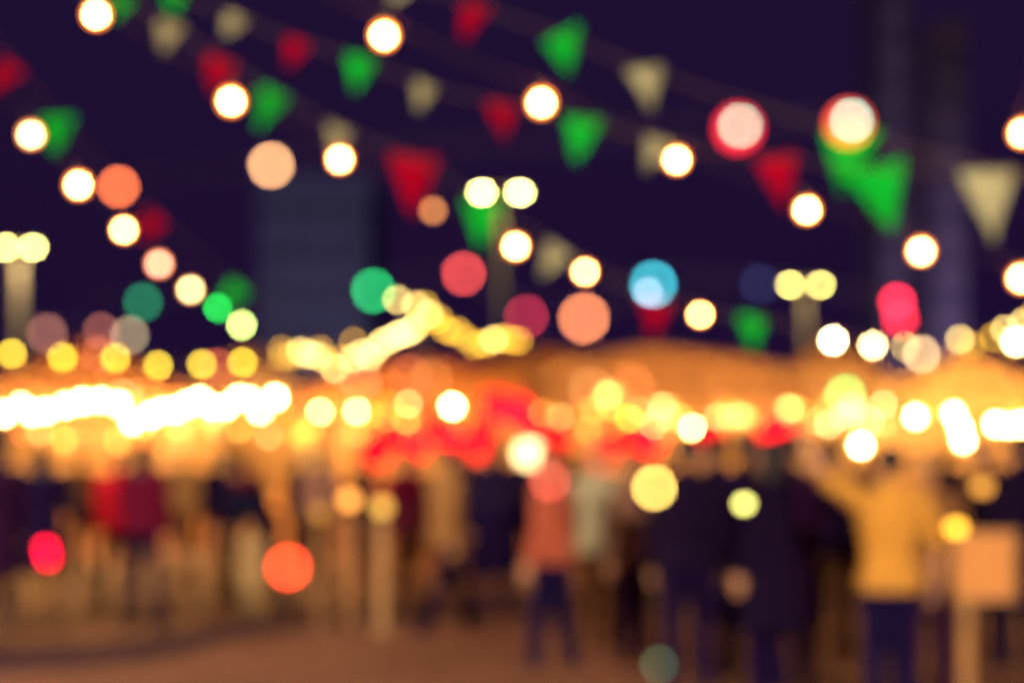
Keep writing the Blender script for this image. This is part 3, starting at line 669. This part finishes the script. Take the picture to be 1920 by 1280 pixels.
# hand lamps seen as discs
def hand_lamp(px, py, d, r, col, st, label):
    p = P(px, py, d); t = tag(empty("lantern_lamp", p), label, "lantern")
    bm = bmesh.new(); ball(bm, (0, 0, 0), (r * 1.05, r, r), 3); link("globe", bm, mat("lamp " + label, None, emit=col, strength=st), t, True)
    bm = bmesh.new(); lathe(bm, [(r * .7, r * .75), (r * .7, r * 1.0), (r * .3, r * 1.2)], 12); link("cap", bm, M_DARKM, t)
    bm = bmesh.new(); lathe(bm, [(r * .7, -r * 1.05), (r * .7, -r * .75)], 12); link("base", bm, M_DARKM, t)
    bm = bmesh.new(); tube(bm, [(-r * .6, 0, r), (-r * .5, 0, r * 1.9), (0, 0, r * 2.2), (r * .5, 0, r * 1.9), (r * .6, 0, r)], .005, 6); link("handle", bm, M_DARKM, t)
hand_lamp(1793, 989, 7.4, .036, (1, .45, .03), 7.5, "small amber lantern held above the peach board")
hand_lamp(1395, 944, 8.0, .028, (.85, .78, .18), 12, "small pale green lantern in front of the dark group")
hand_lamp(1842, 912, 8.2, .045, (1, .40, .05), 2.6, "dim orange lantern beside the face of the person in black")

# ------------------------------------------------------------------ fairy lights added close to the camera to draw the large discs
def overlay(label, beads, col_wire=M_DARKM):
    """beads: (px, py, d, r mm, colour, strength, name)"""
    beads = [(b[0], b[1], FOC / (1 + (b[2] - b[3]) / COC), b[3] + 2, *b[4:]) for b in beads]
    pts = [P(x, y, d) for x, y, d, *_ in beads]
    t = tag(empty("overlay_light_string", pts[0]), label, "fairy lights", "thin wires of coloured fairy lights added for the large discs")
    bm = bmesh.new(); path = [pts[0] + (pts[0] - pts[1]) * .3] + pts + [pts[-1] + (pts[-1] - pts[-2]) * .3]
    tube(bm, [q + Vector((0, .003, .0016)) - pts[0] for q in path], .0001, 5); link("wire", bm, col_wire, t)
    for p, (x, y, d, r, col, st, nm, *ring) in zip(pts, beads):
        bm = bmesh.new(); ball(bm, p - pts[0], r * d / F, 2)
        o = link("overlay_bead", bm, mat("fairy %s %.2f" % (nm, st), None, emit=col, strength=st, sample=False), t, True); o['label'] = nm
        if ring:      # larger red glowing ball added behind the tip to draw the ring
            bm = bmesh.new(); ball(bm, p - pts[0] + Vector((0, 26 * d / F, 0)), 22 * d / F, 3)
            link("ring_ball", bm, mat("cap " + nm, None, emit=ring[0], strength=ring[1], sample=False), o, True)
# (px, py, radius of its disc, radius of the bead, colour, brightness, name)
overlay("fairy light wire added across the upper sky with orange, peach and red ringed lights", [
    (222, 350, 45, 5, (1, .18, .05), 38, "orange light beside the left bulb string"),
    (508, 310, 49, 5, (1, .46, .20), 46, "peach light left of the centre"),
    (1388, 236, 47, 4, (.0, .48, .34), 60, "pale peach light with red ring", (1, .02, .03), 8),
    (1597, 226, 46, 4, (-.0, .56, .44), 60, "pale green light with red ring", (1, .08, .02), 8)])
overlay("fairy light wire added across the middle from the dim green light to the red one", [
    (268, 566, 42, 5, (.02, .35, .15), 14, "dim green light at the left"),
    (700, 545, 47, 5, (.01, .42, .12), 44, "green light left of the garland peak"),
    (869, 513, 46, 4, (.78, .07, .06), 52, "coral red light above the garland"),
    (987, 594, 46, 4, (.55, .03, .06), 36, "dark red light at the garland's right end"),
    (1095, 596, 53, 5, (1, .28, .11), 52, "salmon light right of the garland"),
    (1225, 533, 50, 5, (.04, .42, .52), 50, "turquoise light right of the centre"),
    (1425, 533, 44, 5, (.02, .03, .10), 16, "very dim blue light"),
    (1682, 566, 42, 6, (1, .02, .05), 30, "upper red light above the right stalls"), (1688, 598, 42, 6, (1, .02, .04), 24, "lower red light above the right stalls")])
overlay("fairy light wire added along the roofs of the left stalls", [
    (88, 625, 44, 6, (.8, .3, .2), 8, "faint pink light at the left"), (190, 620, 39, 4, (.7, .2, .14), 12, "faint rose light"), (185, 665, 39, 4, (1, .2, .1), 10, "faint orange light"),
    (243, 628, 41, 4, (.8, .6, .35), 14, "faint cream light"), (232, 752, 46, 5, (1, .8, .3), 9, "pale yellow light over the white row"), (405, 690, 42, 4, (1, .15, .08), 15, "orange red light by the fifth yellow bulb"),
    (675, 712, 46, 4, (1, .55, .3), 8, "faint peach light"), (770, 705, 46, 4, (1, .35, .15), 10, "faint orange light"), (808, 712, 46, 4, (1, .4, .1), 10, "faint amber light")])
overlay("fairy light wire added in front of the right hand stalls", [
    (1108, 730, 48, 4, (1, .45, .15), 12, "faint amber light left of the pair"), (1185, 725, 46, 5, (1, .2, .05), 16, "orange light"), (1145, 745, 42, 4, (1, .55, .1), 13, "faint yellow light"),
    (1478, 768, 36, 4, (1, .5, .15), 8, "faint ochre light"), (1585, 740, 44, 5, (.2, .8, .15), 30, "green light on the narrow stall"), (1562, 770, 44, 5, (1, .7, .1), 14, "yellow light on the narrow stall"),
    (1728, 664, 40, 4, (1, .62, .3), 32, "peach light right of the three roof bulbs")])
overlay("fairy light wire added low in front of the crowd", [
    (86, 1028, 37, 5, (1, .004, .025), 26, "upper bright red light low at the left"), (90, 1045, 37, 5, (1, .004, .025), 26, "lower bright red light low at the left"), (540, 1063, 52, 6, (1, .05, .015), 56, "orange red light beside the child"), (1030, 900, 46, 5, (1, .12, .08), 18, "soft red light at the centre"),
    (1130, 860, 46, 5, (.8, .02, .06), 8, "dim crimson light"), (1227, 914, 48, 5, (1, .60, .12), 56, "bright yellow light right of the centre"), (1235, 1245, 42, 5, (.12, .22, .12), 9, "dim grey green light at the bottom")])

# ------------------------------------------------------------------ far buildings
def building(px0, px1, ytop, d, dep, m, label, floors, cols):
    a, b = P(px0, ytop, d), P(px1, ytop, d); wd = b.x - a.x; cx = (a.x + b.x) / 2; h = a.z
    t = tag(empty("tall_building", (cx, d, 0)), label, "building")
    bm = bmesh.new(); box(bm, (0, dep / 2, h / 2), (wd, dep, h)); link("wall", bm, m, t)
    bm = bmesh.new(); box(bm, (0, dep / 2, h + .4), (wd + .6, dep + .6, .8)); link("parapet", bm, m, t)
    for f in range(floors):
        for c in range(cols):
            x = -wd / 2 + wd * (c + .5) / cols; z = h * (f + .6) / (floors + .3)
            bm = bmesh.new(); box(bm, (x, -.05, z), (wd / cols * .5, .1, h / floors * .5))
            wn = link("window", bm, mat("dim glazing", (.26, .26, .40), .4), t)
            bm = bmesh.new(); box(bm, (x, -.1, z - h / floors * .27), (wd / cols * .6, .2, .12)); link("sill", bm, m, wn)
def flood(px, d, power, col, aim_h, label):  # unseen lamps added to brighten the far facades
    p = P(px, HOR, d); t = tag(empty("fill_light", (p.x, d, 0)), label, "fill_light", "fill lights added for the far buildings")
    bm = bmesh.new(); box(bm, (0, 0, .25), (.5, .12, .4)); link("housing", bm, M_DARKM, t)
    bm = bmesh.new(); box(bm, (0, .066, .25), (.44, .01, .34)); link("glass", bm, mat("flood glass", None, emit=col, strength=2), t)
    l = point_light("lamp_light", (0, .3, .5), power, col, t, .3, R(64)); l.rotation_euler = (R(90 + aim_h), 0, 0)
flood(590, 92, 5600, (.6, .62, 1), 22, "floodlight added to brighten the blue grey block")
flood(1700, 90, 2800, (.6, .42, 1), 30, "floodlight added to brighten the slim dark tower")
flood(1785, 88, 3000, (.6, .45, 1), 28, "floodlight added to brighten the slim mauve tower")
building(485, 690, 345, 130, 18, mat("blue grey facade", (.42, .44, .62), .8, noise=.1, nscale=.2), "dim blue grey block behind the middle of the market", 7, 5)
building(1655, 1710, -60, 120, 8, mat("dusky facade", (.62, .55, .62), .8, noise=.1, nscale=.2), "slim dark tower, left of the pair at the upper right", 12, 2)
building(1755, 1812, 60, 110, 8, mat("mauve facade", (.62, .55, .62), .8, noise=.1, nscale=.2), "slim mauve tower, right of the pair at the upper right", 11, 2)
